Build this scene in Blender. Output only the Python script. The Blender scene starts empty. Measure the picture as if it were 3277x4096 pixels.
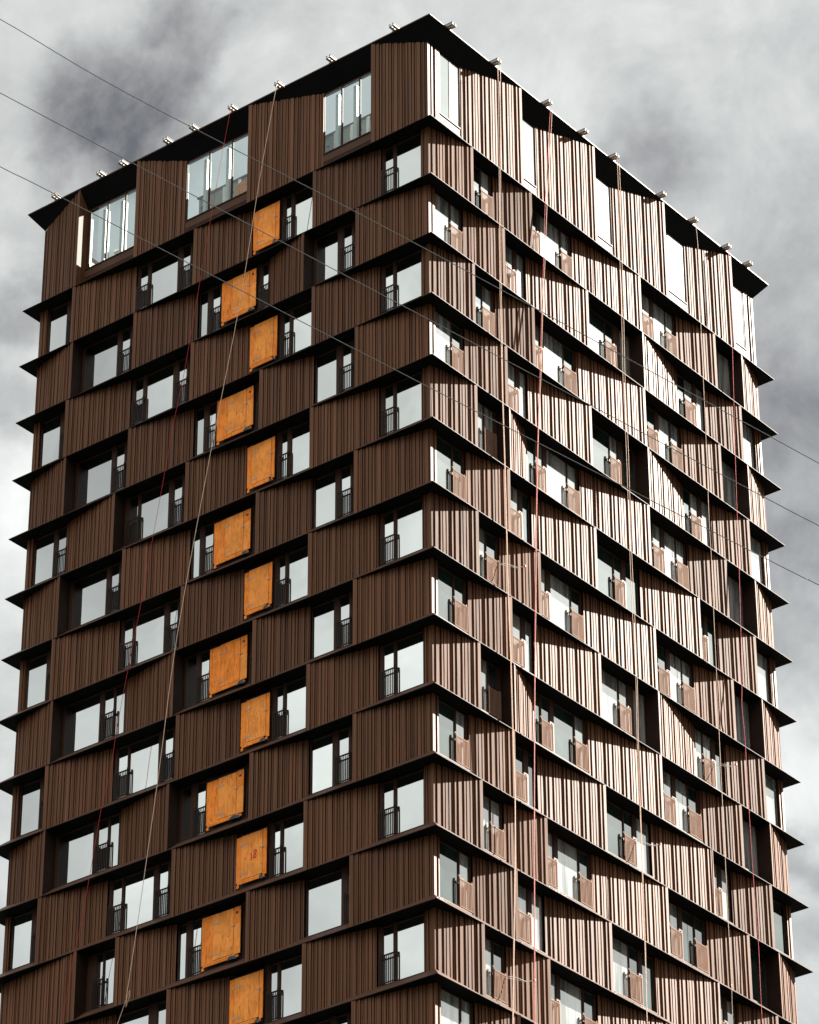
import bpy, math, random
TAB = """
L0 P0.58,3.32 w3.44,6.53 P6.52,10.47 w10.59,14.69 P14.69,17.29 w17.41,20.75 M20.89,23.42
L1 w1.02,2.44 d2.56,3.26 P3.23,6.61 w6.73,8.21 d8.36,8.9 b8.93,10.44 P10.63,13.6 w13.7,14.23 d14.33,15.03 w15.08,16.77 d16.91,17.62 P17.6,21.06 d21.18,21.93 w21.95,23.16
L2 P0.59,4.17 w4.27,4.76 d4.86,5.57 w5.66,6.92 M7.08,9.53 d9.63,10.2 b10.23,12.22 d12.44,13.13 w13.18,13.77 P13.75,17.12 w17.22,17.76 d17.86,18.6 w18.63,20.7 M20.85,23.47
L3 w1.04,2.46 d2.58,3.26 P3.29,6.6 w6.72,8.23 d8.36,8.92 b8.95,10.49 P10.59,13.56 w13.66,14.23 d14.33,15.04 w15.12,16.77 d16.93,17.63 P17.66,21.12 d21.24,21.96 w22,23.24
L4 P0.64,4.18 w4.28,4.78 d4.88,5.59 w5.68,6.94 P6.93,9.5 d9.62,10.21 b10.24,12.31 d12.52,13.15 w13.2,13.78 P13.78,17.15 w17.25,17.81 d17.91,18.64 w18.67,20.75 M20.91,23.52
L5 w1.07,2.48 d2.59,3.28 P3.33,6.62 w6.74,8.2 d8.38,8.94 b8.97,10.5 P10.65,13.64 w13.74,14.27 d14.37,15.09 w15.14,16.85 d16.95,17.69 M17.78,21.17 d21.25,21.99 w22.01,23.26
L6 P0.63,4.2 w4.3,4.78 d4.88,5.63 w5.69,6.97 P6.95,9.56 d9.68,10.22 b10.25,12.29 d12.47,13.19 w13.23,13.8 P13.77,17.19 w17.29,17.83 d17.93,18.63 w18.66,20.74 M20.91,23.51
L7 w1.07,2.47 d2.58,3.33 P3.37,6.63 w6.75,8.26 d8.39,8.96 b8.99,10.5 P10.64,13.68 w13.78,14.29 d14.39,15.1 w15.15,16.88 d16.98,17.72 P17.73,21.18 d21.3,22 w22.05,23.3
L8 P0.64,4.21 w4.31,4.8 d4.9,5.64 w5.71,6.98 P6.97,9.59 d9.71,10.26 b10.29,12.33 d12.5,13.21 w13.23,13.81 M13.93,17.13 w17.28,17.86 d17.92,18.7 w18.72,20.81 M20.93,23.58
L9 w1.07,2.49 d2.59,3.35 P3.37,6.65 w6.77,8.28 d8.4,8.97 b9,10.53 P10.68,13.72 w13.82,14.31 d14.41,15.11 w15.21,16.9 d16.97,17.75 P17.77,21.18 d21.3,22.01 w22.04,23.26
L10 P0.65,4.2 w4.3,4.8 d4.9,5.66 w5.73,6.98 P6.98,9.61 d9.73,10.29 b10.32,12.31 d12.5,13.2 w13.29,13.83 M13.97,17.17 w17.3,17.87 d17.94,18.74 w18.75,20.82 M20.98,23.62
L11 w1.1,2.51 d2.61,3.36 P3.38,6.7 w6.82,8.32 d8.43,8.99 b9.02,10.61 P10.71,13.71 w13.81,14.34 d14.44,15.17 w15.22,16.9 d17,17.76 P17.78,21.21 d21.33,22.06 w22.11,23.31
L12 P0.69,4.33 d4.45,5.14 w5.22,7.12 P7.11,9.64 d9.76,10.29 b10.32,12.36 d12.53,13.24 w13.33,13.87 P13.84,16.66 w16.78,17.85 d17.9,18.47 M18.82,23.73
L13 w1.12,2.52 d2.63,3.38 P3.44,6.69 w6.81,8.36 d8.46,9.05 b9.08,10.8 P10.92,13.74 w13.84,14.16 d14.26,15 w15.24,16.89 P17,20.67 w20.79,22.53
R0 w1.47,2.97 P2.9,6.74 w6.86,8.57 P8.53,12.38 w12.5,14.44 P14.4,18.02 w18.14,20.51 P20.47,23.65 w23.77,25.48
R1 P0.53,3.03 w3.15,4.37 d4.45,5.28 P5.23,7.32 w7.42,7.85 d7.95,8.79 w8.79,10.3 d10.4,11.22 P11.15,15.71 w15.81,16.64 d16.74,17.61 w17.61,18.62 d18.65,19.53 P19.42,21.83 w21.95,24.02 M24.05,26.04
R2 w1.06,2.13 d2.23,3.08 P3.01,5.24 w5.34,6.06 d6.16,6.93 w6.93,7.6 P7.56,11.45 w11.57,13.61 d13.64,14.49 w14.71,15.56 M15.68,19.23 w19.35,19.94 d19.96,20.85 w20.89,21.6 P21.55,23.76 w23.88,25.75
R3 P0.52,3.02 w3.14,4.37 d4.41,5.27 P5.25,7.3 w7.4,7.84 d7.94,8.78 w8.81,10.31 d10.35,11.26 P11.2,15.69 w15.79,16.67 d16.77,17.6 w17.63,18.55 d18.63,19.53 P19.41,21.76 w21.88,23.97 M24,26.16
R4 w1.02,2.15 d2.22,3.05 P3.01,5.24 w5.34,5.97 d6.07,6.91 w6.94,7.52 P7.49,11.39 w11.51,13.63 d13.68,14.48 w14.63,15.53 M15.7,19.24 w19.37,19.92 d19.99,20.81 w20.84,21.62 P21.55,23.85 w23.97,25.88
R5 P0.57,3.05 w3.17,4.32 d4.41,5.25 M5.29,7.24 w7.37,7.95 d8.03,8.77 w8.79,10.3 d10.35,11.22 P11.16,15.63 w15.73,16.69 d16.79,17.63 w17.66,18.57 d18.64,19.53 P19.44,21.73 w21.85,23.96 M24.04,26.11
R6 w1.02,2.11 d2.18,3.03 P2.98,5.25 w5.35,5.98 d6.08,6.92 w6.94,7.56 P7.54,11.44 w11.56,13.58 d13.66,14.43 w14.47,15.56 P15.51,19.32 w19.42,19.86 d19.96,20.8 w20.83,21.6 P21.52,23.81 w23.93,25.83
R7 P0.61,3 w3.12,4.31 d4.4,5.26 P5.21,7.28 w7.38,7.81 d7.91,8.75 w8.81,10.29 d10.35,11.22 P11.14,15.69 w15.79,16.68 d16.78,17.62 w17.65,18.61 d18.65,19.55 P19.46,21.74 w21.86,24 M24.01,26.11
R8 w1.02,2.1 d2.19,3.02 P2.99,5.2 w5.3,5.97 d6.07,6.91 w6.94,7.54 P7.5,11.44 w11.56,13.6 d13.68,14.5 w14.68,15.61 M15.67,19.21 w19.36,19.95 d20.02,20.88 w20.92,21.67 P21.59,23.89 w24.01,25.92
R9 P0.56,2.99 w3.11,4.31 d4.39,5.2 M5.25,7.3 w7.47,7.89 d7.98,8.77 w8.79,10.25 d10.34,11.19 P11.14,15.73 w15.83,16.67 d16.77,17.61 w17.65,18.59 d18.65,19.58 P19.49,21.82 w21.94,24.01 M24.05,26.09
R10 w1.01,2.08 d2.18,3 P2.95,5.21 w5.31,5.94 d6.04,6.88 w6.92,7.55 P7.51,11.47 w11.59,13.61 d13.68,14.52 w14.52,15.64 P15.56,19.34 w19.44,19.94 d20.04,20.88 w20.9,21.67 P21.59,23.9 w24.02,25.93
R11 P0.57,2.99 w3.11,4.32 d4.4,5.25 P5.17,7.28 w7.38,7.86 d7.96,8.8 w8.82,10.27 d10.37,11.21 P11.14,15.75 w15.85,16.71 d16.81,17.65 w17.66,18.59 d18.68,19.55 P19.47,21.86 w21.98,24.07 M24.15,26.18
R12 w0.98,2.21 d2.3,3.14 P3.06,5.18 w5.28,5.99 d6.09,6.93 w6.94,7.85 P7.77,11.55 w11.67,13.63 d13.69,14.54 w14.54,15.56 P15.47,19.32 w19.42,19.85 d19.95,20.79 w20.81,21.6 P21.55,23.79 w23.91,25.84
R13 P0.5,2.97 w3.09,4.32 d4.4,5.23 P5.15,7.23 w7.33,7.77 d7.87,8.71 w8.73,10.27 d10.39,11.26 P11.23,15.59 w15.69,16.53 d16.63,17.47 w17.53,18.44 d18.5,19.41 P19.36,21.68 w21.8,23.85 M23.9,25.91
"""
ROPES = {
 'Lw': [[-5.88, 130.97, 102.81], [-6.62, 131.56, 97.75], [-7.36, 132.14, 91.81], [-8.52, 133.05, 84.61], [-9.77, 134.03, 76.16], [-10.39, 134.52, 69.8], [-11.41, 135.32, 60.43], [-11.74, 135.58, 59.41]],
 'Lr': [[-8.08, 133.53, 103.37], [-8.58, 133.93, 100.0], [-9.3, 134.49, 94.54], [-9.87, 134.94, 90.23], [-10.33, 135.3, 87.5], [-10.64, 135.54, 85.25], [-11.07, 135.89, 82.26], [-11.49, 136.21, 79.22], [-11.92, 136.55, 76.51], [-12.39, 136.92, 73.36], [-12.58, 137.07, 71.48], [-12.87, 137.3, 70.27], [-13.17, 137.54, 68.08], [-13.56, 137.85, 65.18], [-13.85, 138.07, 63.57], [-14.24, 138.37, 60.83]],
 'R1a': [[4.05, 130.24, 103.29], [4.01, 130.2, 97.64], [3.94, 130.1, 91.44], [3.94, 130.11, 88.34], [3.95, 130.11, 85.3], [3.99, 130.17, 81.7], [4.02, 130.2, 75.72], [4.07, 130.27, 72.88], [4.09, 130.29, 69.77], [4.13, 130.34, 66.71], [4.05, 130.24, 63.39], [3.85, 129.99, 56.96]],
 'R1b': [[4.17, 130.39, 103.35], [4.08, 130.28, 97.71], [4.0, 130.18, 91.49], [3.99, 130.16, 88.38], [3.98, 130.15, 85.33], [4.02, 130.21, 81.73], [4.05, 130.24, 75.74], [4.1, 130.31, 72.9], [4.12, 130.33, 69.79], [4.15, 130.37, 66.73], [4.08, 130.28, 63.4], [3.88, 130.03, 56.97]],
 'R2a': [[6.5, 133.35, 103.21], [6.41, 133.24, 102.03], [6.27, 133.06, 99.75], [6.11, 132.86, 97.49], [5.97, 132.68, 94.47], [5.82, 132.48, 91.67], [5.65, 132.28, 88.05], [5.5, 132.08, 85.21], [5.33, 131.87, 81.1], [5.18, 131.68, 76.55], [5.08, 131.55, 72.96], [4.93, 131.36, 67.17], [4.72, 131.09, 57.42]],
 'R2b': [[6.58, 133.46, 103.23], [6.51, 133.36, 102.12], [6.36, 133.17, 99.82], [6.2, 132.97, 97.56], [6.04, 132.77, 94.53], [5.87, 132.56, 91.72], [5.7, 132.34, 88.09], [5.53, 132.12, 85.24], [5.36, 131.91, 81.12], [5.22, 131.72, 76.58], [5.1, 131.58, 72.97], [4.95, 131.39, 67.19], [4.75, 131.13, 57.43]],
 'R3a': [[9.74, 137.47, 103.22], [9.73, 137.45, 101.06], [9.66, 137.37, 97.07], [9.64, 137.34, 94.48], [9.58, 137.27, 90.93], [9.6, 137.3, 87.35], [9.57, 137.25, 82.2], [9.58, 137.27, 78.63], [9.61, 137.31, 76.05], [9.55, 137.23, 72.42], [9.56, 137.24, 69.7], [9.54, 137.22, 66.51], [9.53, 137.21, 63.51], [9.49, 137.16, 59.97]],
 'R3b': [[9.84, 137.6, 103.25], [9.83, 137.58, 101.15], [9.76, 137.49, 97.16], [9.74, 137.47, 94.57], [9.68, 137.39, 91.01], [9.7, 137.42, 87.43], [9.66, 137.37, 82.27], [9.68, 137.39, 78.7], [9.68, 137.39, 76.1], [9.61, 137.3, 72.46], [9.59, 137.28, 69.72], [9.57, 137.25, 66.52], [9.56, 137.24, 63.53], [9.5, 137.17, 59.98]],
 'R4': [[13.71, 142.52, 103.34], [13.77, 142.59, 101.83], [13.7, 142.5, 97.48], [13.67, 142.47, 94.39], [13.65, 142.44, 91.45], [13.58, 142.35, 86.74], [13.59, 142.36, 85.17], [13.56, 142.32, 82.21], [13.54, 142.3, 78.99], [13.51, 142.27, 75.98], [13.49, 142.24, 72.55], [13.48, 142.23, 69.76], [13.46, 142.19, 66.58], [13.45, 142.18, 63.59], [13.42, 142.15, 62.08]],
 'R5': [[15.42, 144.68, 103.32], [15.42, 144.68, 100.38], [15.33, 144.57, 97.54], [15.25, 144.48, 94.75], [15.14, 144.33, 91.26], [15.06, 144.24, 88.04], [14.99, 144.14, 84.9], [14.9, 144.03, 81.97], [14.81, 143.91, 79.35], [14.73, 143.81, 77.94], [14.79, 143.89, 76.49], [14.79, 143.89, 73.53], [14.81, 143.91, 69.76], [14.87, 143.99, 66.54], [14.83, 143.93, 62.83]],
}
CABLES = [[[-5.608, 30.0, 26.637], [-4.242, 30.0, 25.739], [-2.871, 30.0, 24.756], [0.016, 30.0, 22.899], [3.951, 30.0, 20.255], [5.147, 30.0, 19.445]], [[-5.537, 30.0, 25.651], [-4.19, 30.0, 24.777], [-2.766, 30.0, 23.856], [0.013, 30.0, 22.065], [3.408, 30.0, 19.872], [3.908, 30.0, 19.554], [5.094, 30.0, 18.787]], [[-5.469, 30.0, 24.691], [-4.14, 30.0, 23.839], [-3.47, 30.0, 23.433], [0.01, 30.0, 21.263], [3.394, 30.0, 19.186], [3.868, 30.0, 18.902], [5.047, 30.0, 18.195]]]
BLOBS = [[-0.0607, 0.7815, 0.621, 0.013, -0.28], [-0.0679, 0.7842, 0.6167, 0.0117, -0.1], [-0.0796, 0.7937, 0.6031, 0.0169, -0.3], [-0.0662, 0.798, 0.5991, 0.0143, -0.24], [-0.0848, 0.8002, 0.5937, 0.0104, -0.1], [-0.0941, 0.8168, 0.5692, 0.0104, -0.08], [-0.107, 0.8215, 0.5601, 0.013, -0.3], [-0.1085, 0.8363, 0.5374, 0.0117, -0.26], [-0.1021, 0.8306, 0.5475, 0.0091, 0.18], [-0.1087, 0.8506, 0.5144, 0.0234, 0.24], [0.0684, 0.7947, 0.6031, 0.0143, -0.26], [0.0787, 0.8011, 0.5934, 0.0143, -0.12], [0.0504, 0.7869, 0.615, 0.0234, 0.02], [0.1068, 0.8058, 0.5824, 0.0195, -0.12], [0.1069, 0.8278, 0.5507, 0.0247, -0.25], [0.1082, 0.8458, 0.5224, 0.0273, -0.27], [0.1067, 0.8644, 0.4914, 0.0156, -0.2], [0.1065, 0.8756, 0.4711, 0.0078, -0.08], [0.1063, 0.8846, 0.4541, 0.0156, 0.24], [0.1105, 0.8928, 0.4366, 0.0091, -0.26], [0.1008, 0.8998, 0.4244, 0.0078, 0.16], [0.1069, 0.9052, 0.4114, 0.0091, -0.14], [0.0286, 0.7977, 0.6024, 0.0156, 0.06], [-0.0332, 0.7817, 0.6227, 0.0208, 0.0], [-0.1021, 0.7779, 0.62, 0.0182, 0.04]]
CAM = dict(f=4.465693, pitch=0.5410938, roll=-0.0045478)
C0=(0.98837,126.83688)
TH=0.6668024
WL=24.2593
WR=26.9192
ZR=103.4863
H1=5.5110
HS=3.1
LA=[1.92, 5.54, 8.58, 11.35, 13.72, 15.32, 18.1, 19.48, 22.36]
RA=[1.39, 4.7, 8.57, 11.37, 13.81, 17.67, 20.32, 23.15, 25.0]
SUN_E = 5.0
EXPO = 2.35
BACK_FILL = 5.0
HALO = 1.6
SKYMUL = .20
CAMROLL = 1
PLANT_D = 2.5
PLANT_H = 3.95
from mathutils import Vector, Matrix
R = math.radians
random.seed(7)
sc = bpy.context.scene
col = sc.collection
DL = (-math.cos(TH), math.sin(TH))
DR = (math.sin(TH), math.cos(TH))
PD = .60            # depth of the recessed cladding / window plane
AP = .87            # rise of the sloped sill per metre of recess
EV = 1.42           # fall of the folded eave soffit per metre of recess

def zk(k): return ZR if k == 0 else ZR - H1 - (k-1)*HS

def P(side, s, d, z):
    if side == 'L': return (C0[0]+DL[0]*s+DR[0]*d, C0[1]+DL[1]*s+DR[1]*d, z)
    return (C0[0]+DR[0]*s+DL[0]*d, C0[1]+DR[1]*s+DL[1]*d, z)

# ------------------------------------------------------------------ materials
def newmat(name):
    m = bpy.data.materials.new(name); m.use_nodes = True
    nt = m.node_tree; b = nt.nodes['Principled BSDF']
    return m, nt, b

def N(nt, t, **kw):
    n = nt.nodes.new(t)
    for k, v in kw.items(): setattr(n, k, v)
    return n

def setin(n, **kw):
    for k, v in kw.items(): n.inputs[k.replace('_', ' ')].default_value = v

def simple(name, colr, rough=.5, metal=0., spec=.5, var=.0, scale=2., bump=0., bscale=30.):
    m, nt, b = newmat(name)
    b.inputs['Roughness'].default_value = rough
    b.inputs['Metallic'].default_value = metal
    b.inputs['Specular IOR Level'].default_value = spec
    b.inputs['Base Color'].default_value = (*colr, 1)
    tc = N(nt, 'ShaderNodeTexCoord')
    if var:
        nz = N(nt, 'ShaderNodeTexNoise'); nz.inputs['Scale'].default_value = scale; nz.inputs['Detail'].default_value = 6
        nt.links.new(tc.outputs['Object'], nz.inputs['Vector'])
        mr = N(nt, 'ShaderNodeMapRange'); setin(mr, To_Min=1-var, To_Max=1+var); mr.inputs['From Min'].default_value = .3; mr.inputs['From Max'].default_value = .7
        nt.links.new(nz.outputs['Fac'], mr.inputs['Value'])
        mx = N(nt, 'ShaderNodeVectorMath', operation='SCALE'); mx.inputs[0].default_value = colr
        nt.links.new(mr.outputs['Result'], mx.inputs['Scale'])
        nt.links.new(mx.outputs['Vector'], b.inputs['Base Color'])
    if bump:
        n2 = N(nt, 'ShaderNodeTexNoise'); n2.inputs['Scale'].default_value = bscale; n2.inputs['Detail'].default_value = 3
        nt.links.new(tc.outputs['Object'], n2.inputs['Vector'])
        bp = N(nt, 'ShaderNodeBump'); bp.inputs['Strength'].default_value = bump; bp.inputs['Distance'].default_value = .02
        nt.links.new(n2.outputs['Fac'], bp.inputs['Height']); nt.links.new(bp.outputs['Normal'], b.inputs['Normal'])
    return m

def cladding_mat():
    m, nt, b = newmat('bronze_corrugated_cladding')
    b.inputs['Roughness'].default_value = .55
    b.inputs['Specular IOR Level'].default_value = .19
    b.inputs['Metallic'].default_value = 0.
    tc = N(nt, 'ShaderNodeTexCoord')
    mp = N(nt, 'ShaderNodeMapping'); mp.inputs['Scale'].default_value = (6.5, 6.5, .07)
    nt.links.new(tc.outputs['Object'], mp.inputs['Vector'])
    nz = N(nt, 'ShaderNodeTexNoise'); setin(nz, Scale=2.2, Detail=5.)
    nt.links.new(mp.outputs['Vector'], nz.inputs['Vector'])
    cr = N(nt, 'ShaderNodeValToRGB')
    cr.color_ramp.elements[0].position = .3; cr.color_ramp.elements[0].color = (.060, .0250, .0120, 1)
    cr.color_ramp.elements[1].position = .7; cr.color_ramp.elements[1].color = (.178, .0720, .0310, 1)
    nt.links.new(nz.outputs['Fac'], cr.inputs['Fac']); oi = N(nt, 'ShaderNodeObjectInfo')
    mv = N(nt, 'ShaderNodeMapRange'); setin(mv, To_Min=.86, To_Max=1.14); nt.links.new(oi.outputs['Random'], mv.inputs['Value'])
    sc_ = N(nt, 'ShaderNodeVectorMath', operation='SCALE'); nt.links.new(cr.outputs['Color'], sc_.inputs[0]); nt.links.new(mv.outputs['Result'], sc_.inputs['Scale'])
    nt.links.new(sc_.outputs['Vector'], b.inputs['Base Color'])
    mp2 = N(nt, 'ShaderNodeMapping'); mp2.inputs['Scale'].default_value = (5, 5, .9)
    nt.links.new(tc.outputs['Object'], mp2.inputs['Vector'])
    n2 = N(nt, 'ShaderNodeTexNoise'); setin(n2, Scale=1.6, Detail=2.)
    nt.links.new(mp2.outputs['Vector'], n2.inputs['Vector'])
    bp = N(nt, 'ShaderNodeBump'); setin(bp, Strength=.05, Distance=.03)
    nt.links.new(n2.outputs['Fac'], bp.inputs['Height']); nt.links.new(bp.outputs['Normal'], b.inputs['Normal'])
    return m

def glass_mat():
    # coated solar glazing over a dark room: mirror-like outside, dark green within
    m = bpy.data.materials.new('coated_window_glass'); m.use_nodes = True
    nt = m.node_tree; nt.nodes.clear()
    out = N(nt, 'ShaderNodeOutputMaterial')
    gl = N(nt, 'ShaderNodeBsdfGlossy'); setin(gl, Roughness=.035); gl.inputs['Color'].default_value = (.83, .86, .85, 1)
    tc = N(nt, 'ShaderNodeTexCoord')
    nz = N(nt, 'ShaderNodeTexNoise'); setin(nz, Scale=.8, Detail=1.)
    nt.links.new(tc.outputs['Object'], nz.inputs['Vector'])
    bp = N(nt, 'ShaderNodeBump'); setin(bp, Strength=.12, Distance=.02)
    nt.links.new(nz.outputs['Fac'], bp.inputs['Height']); nt.links.new(bp.outputs['Normal'], gl.inputs['Normal'])
    df = N(nt, 'ShaderNodeBsdfDiffuse')
    o2 = N(nt, 'ShaderNodeObjectInfo'); m2 = N(nt, 'ShaderNodeMapRange'); setin(m2, To_Min=.74, To_Max=1.0); nt.links.new(o2.outputs['Random'], m2.inputs['Value'])
    s2 = N(nt, 'ShaderNodeVectorMath', operation='SCALE'); s2.inputs[0].default_value = (.87, .90, .88); nt.links.new(m2.outputs['Result'], s2.inputs['Scale'])
    nt.links.new(s2.outputs['Vector'], gl.inputs['Color'])
    n2 = N(nt, 'ShaderNodeTexNoise'); setin(n2, Scale=1.1, Detail=3.)
    nt.links.new(tc.outputs['Object'], n2.inputs['Vector'])
    cr = N(nt, 'ShaderNodeValToRGB')
    cr.color_ramp.elements[0].position = .35; cr.color_ramp.elements[0].color = (.004, .014, .013, 1)
    cr.color_ramp.elements[1].position = .7; cr.color_ramp.elements[1].color = (.018, .060, .048, 1)
    nt.links.new(n2.outputs['Fac'], cr.inputs['Fac'])
    # pale curtains hang behind some panes
    oi = N(nt, 'ShaderNodeObjectInfo')
    sw = N(nt, 'ShaderNodeVectorMath', operation='MULTIPLY'); sw.inputs[1].default_value = (1, 1, .06); nt.links.new(tc.outputs['Object'], sw.inputs[0])
    n4 = N(nt, 'ShaderNodeTexNoise'); setin(n4, Scale=3.2, Detail=3.); nt.links.new(sw.outputs['Vector'], n4.inputs['Vector'])
    cu = N(nt, 'ShaderNodeValToRGB'); cu.color_ramp.elements[0].position = .4; cu.color_ramp.elements[0].color = (.22, .24, .23, 1)
    cu.color_ramp.elements[1].position = .6; cu.color_ramp.elements[1].color = (.70, .70, .67, 1); nt.links.new(n4.outputs['Fac'], cu.inputs['Fac'])
    gt = N(nt, 'ShaderNodeMath', operation='GREATER_THAN'); gt.inputs[1].default_value = .45; nt.links.new(oi.outputs['Random'], gt.inputs[0])
    g2 = N(nt, 'ShaderNodeMath', operation='MULTIPLY'); g2.inputs[1].default_value = 1.0; nt.links.new(gt.outputs[0], g2.inputs[0])
    mc = N(nt, 'ShaderNodeMix', data_type='RGBA'); nt.links.new(g2.outputs[0], mc.inputs['Factor']); nt.links.new(cr.outputs['Color'], mc.inputs[6]); nt.links.new(cu.outputs['Color'], mc.inputs[7])
    nt.links.new(mc.outputs[2], df.inputs['Color'])
    fr = N(nt, 'ShaderNodeFresnel'); fr.inputs['IOR'].default_value = 1.5
    mr = N(nt, 'ShaderNodeMapRange'); setin(mr, To_Min=GLASS_R, To_Max=1.0)
    nt.links.new(fr.outputs['Fac'], mr.inputs['Value'])
    mx = N(nt, 'ShaderNodeMixShader')
    nt.links.new(mr.outputs['Result'], mx.inputs['Fac']); nt.links.new(df.outputs[0], mx.inputs[1]); nt.links.new(gl.outputs[0], mx.inputs[2])
    nt.links.new(mx.outputs[0], out.inputs['Surface'])
    return m

def clear_glass_mat():
    m = bpy.data.materials.new('clear_terrace_glass'); m.use_nodes = True
    nt = m.node_tree; nt.nodes.clear()
    out = N(nt, 'ShaderNodeOutputMaterial')
    gl = N(nt, 'ShaderNodeBsdfGlossy'); setin(gl, Roughness=.03); gl.inputs['Color'].default_value = (.9, .95, .95, 1)
    tr = N(nt, 'ShaderNodeBsdfTransparent'); tr.inputs['Color'].default_value = (.80, .86, .86, 1)
    fr = N(nt, 'ShaderNodeFresnel'); fr.inputs['IOR'].default_value = 1.5
    mr = N(nt, 'ShaderNodeMapRange'); setin(mr, To_Min=.0, To_Max=.12)
    nt.links.new(fr.outputs['Fac'], mr.inputs['Value'])
    mx = N(nt, 'ShaderNodeMixShader')
    nt.links.new(mr.outputs['Result'], mx.inputs['Fac']); nt.links.new(tr.outputs[0], mx.inputs[1]); nt.links.new(gl.outputs[0], mx.inputs[2])
    nt.links.new(mx.outputs[0], out.inputs['Surface'])
    return m

def plywood_mat(name, c0, c1):
    m, nt, b = newmat(name)
    b.inputs['Roughness'].default_value = .75
    b.inputs['Specular IOR Level'].default_value = .2
    tc = N(nt, 'ShaderNodeTexCoord'); oi = N(nt, 'ShaderNodeObjectInfo')
    mp = N(nt, 'ShaderNodeMapping'); mp.inputs['Scale'].default_value = (9, 9, 1.1)
    ad = N(nt, 'ShaderNodeVectorMath', operation='ADD')
    rs = N(nt, 'ShaderNodeVectorMath', operation='SCALE'); rs.inputs[0].default_value = (13, 7, 23)
    nt.links.new(oi.outputs['Random'], rs.inputs['Scale'])
    nt.links.new(tc.outputs['Object'], ad.inputs[0]); nt.links.new(rs.outputs['Vector'], ad.inputs[1])
    nt.links.new(ad.outputs['Vector'], mp.inputs['Vector'])
    nz = N(nt, 'ShaderNodeTexNoise'); setin(nz, Scale=1.6, Detail=7., Distortion=1.6)
    nt.links.new(mp.outputs['Vector'], nz.inputs['Vector'])
    cr = N(nt, 'ShaderNodeValToRGB')
    cr.color_ramp.elements[0].position = .33; cr.color_ramp.elements[0].color = (*c0, 1)
    cr.color_ramp.elements[1].position = .52; cr.color_ramp.elements[1].color = (*c1, 1)
    nt.links.new(nz.outputs['Fac'], cr.inputs['Fac'])
    # knots and screw heads
    mk = N(nt, 'ShaderNodeMapping'); mk.inputs['Scale'].default_value = (1, 1, .45)
    nt.links.new(ad.outputs['Vector'], mk.inputs['Vector'])
    vo = N(nt, 'ShaderNodeTexVoronoi'); setin(vo, Scale=3.4)
    nt.links.new(mk.outputs['Vector'], vo.inputs['Vector'])
    mr = N(nt, 'ShaderNodeMapRange'); setin(mr, To_Min=.45, To_Max=1.0); mr.inputs['From Min'].default_value = .05; mr.inputs['From Max'].default_value = .13
    nt.links.new(vo.outputs['Distance'], mr.inputs['Value'])
    mu = N(nt, 'ShaderNodeVectorMath', operation='SCALE')
    nt.links.new(cr.outputs['Color'], mu.inputs[0]); nt.links.new(mr.outputs['Result'], mu.inputs['Scale'])
    # damp stains
    n3 = N(nt, 'ShaderNodeTexNoise'); setin(n3, Scale=1.7, Detail=5.)
    nt.links.new(ad.outputs['Vector'], n3.inputs['Vector'])
    m3 = N(nt, 'ShaderNodeMapRange'); setin(m3, To_Min=.80, To_Max=1.03); m3.inputs['From Min'].default_value = .35; m3.inputs['From Max'].default_value = .6
    nt.links.new(n3.outputs['Fac'], m3.inputs['Value'])
    m4 = N(nt, 'ShaderNodeVectorMath', operation='SCALE')
    nt.links.new(mu.outputs['Vector'], m4.inputs[0]); nt.links.new(m3.outputs['Result'], m4.inputs['Scale'])
    nt.links.new(m4.outputs['Vector'], b.inputs['Base Color'])
    return m

GLASS_R = .60
M = dict(
    clad=cladding_mat(),
    bronze=simple('smooth_bronze_sheet', (.085, .042, .028), .55, .0, .12, var=.12, scale=1.5),
    frame=simple('dark_bronze_frame', (.045, .020, .012), .55, .0, .15, var=.1, scale=3),
    rail=simple('sun_toned_railing_bronze', (.185, .105, .070), .7, .0, .04),  # railing bronze for the sunlit face, sunlight put into the paler colour
    return_shade=simple('shade_toned_return_sheet', (.020, .010, .007), .6, 0, .12, var=.15, scale=2),  # cladding sheet darkened, the shade on the returns is put into the colour
    rail_shaded=simple('shade_toned_railing_bronze', (.020, .011, .008), .5, .0, .15),  # same railing bronze for the unlit face, shade put into the darker colour
    soffit=simple('shade_blackened_soffit', (.0045, .005, .0052), .7, .0, .05, var=.2, scale=1.2),  # brown bronze coloured near-black, the shade of the undersides is painted in
    glass=glass_mat(), clear=clear_glass_mat(),
    ply=plywood_mat('orange_plywood', (.66, .150, .015), (1.0, .300, .045)),
    ply2=plywood_mat('pale_plywood', (.78, .205, .026), (1.0, .365, .075)),
    post=simple('white_painted_steel', (.74, .72, .70), .5, 0, .4, var=.04),
    plant=simple('pale_green_render', (.22, .27, .23), .8, 0, .2, var=.10, scale=.8),
    pink=simple('brick_pink_board', (.46, .24, .19), .8),
    steel=simple('galvanised_steel', (.36, .33, .31), .5, .3, .4, var=.15, scale=20),
    alu=simple('weathered_aluminium', (.36, .34, .32), .7, .0, .5, var=.15, scale=14),
    black=simple('black_plastic_and_openings', (.012, .012, .013), .5),
    redp=simple('red_paint', (.55, .012, .010), .6),
    ropew=simple('pale_rope', (.72, .52, .40), .8, bump=.5, bscale=60),
    roper=simple('red_rope', (.50, .020, .018), .7, bump=.5, bscale=60),
    cable=simple('grey_overhead_cable', (.075, .078, .078), .6),
    concrete=simple('concrete', (.42, .40, .37), .85, 0, .2, var=.15, scale=1.5),
    ground=simple('pale_gravel_ground', (.035, .036, .031), .95, 0, .2, var=.35, scale=.25),
    asphalt=simple('asphalt', (.05, .05, .052), .85, 0, .3, var=.25, scale=.8),
    kerbm=simple('kerb_stone', (.28, .27, .25), .85, 0, .2, var=.1),
    clip=simple('white_clip', (.75, .75, .75), .4),
)

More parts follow.
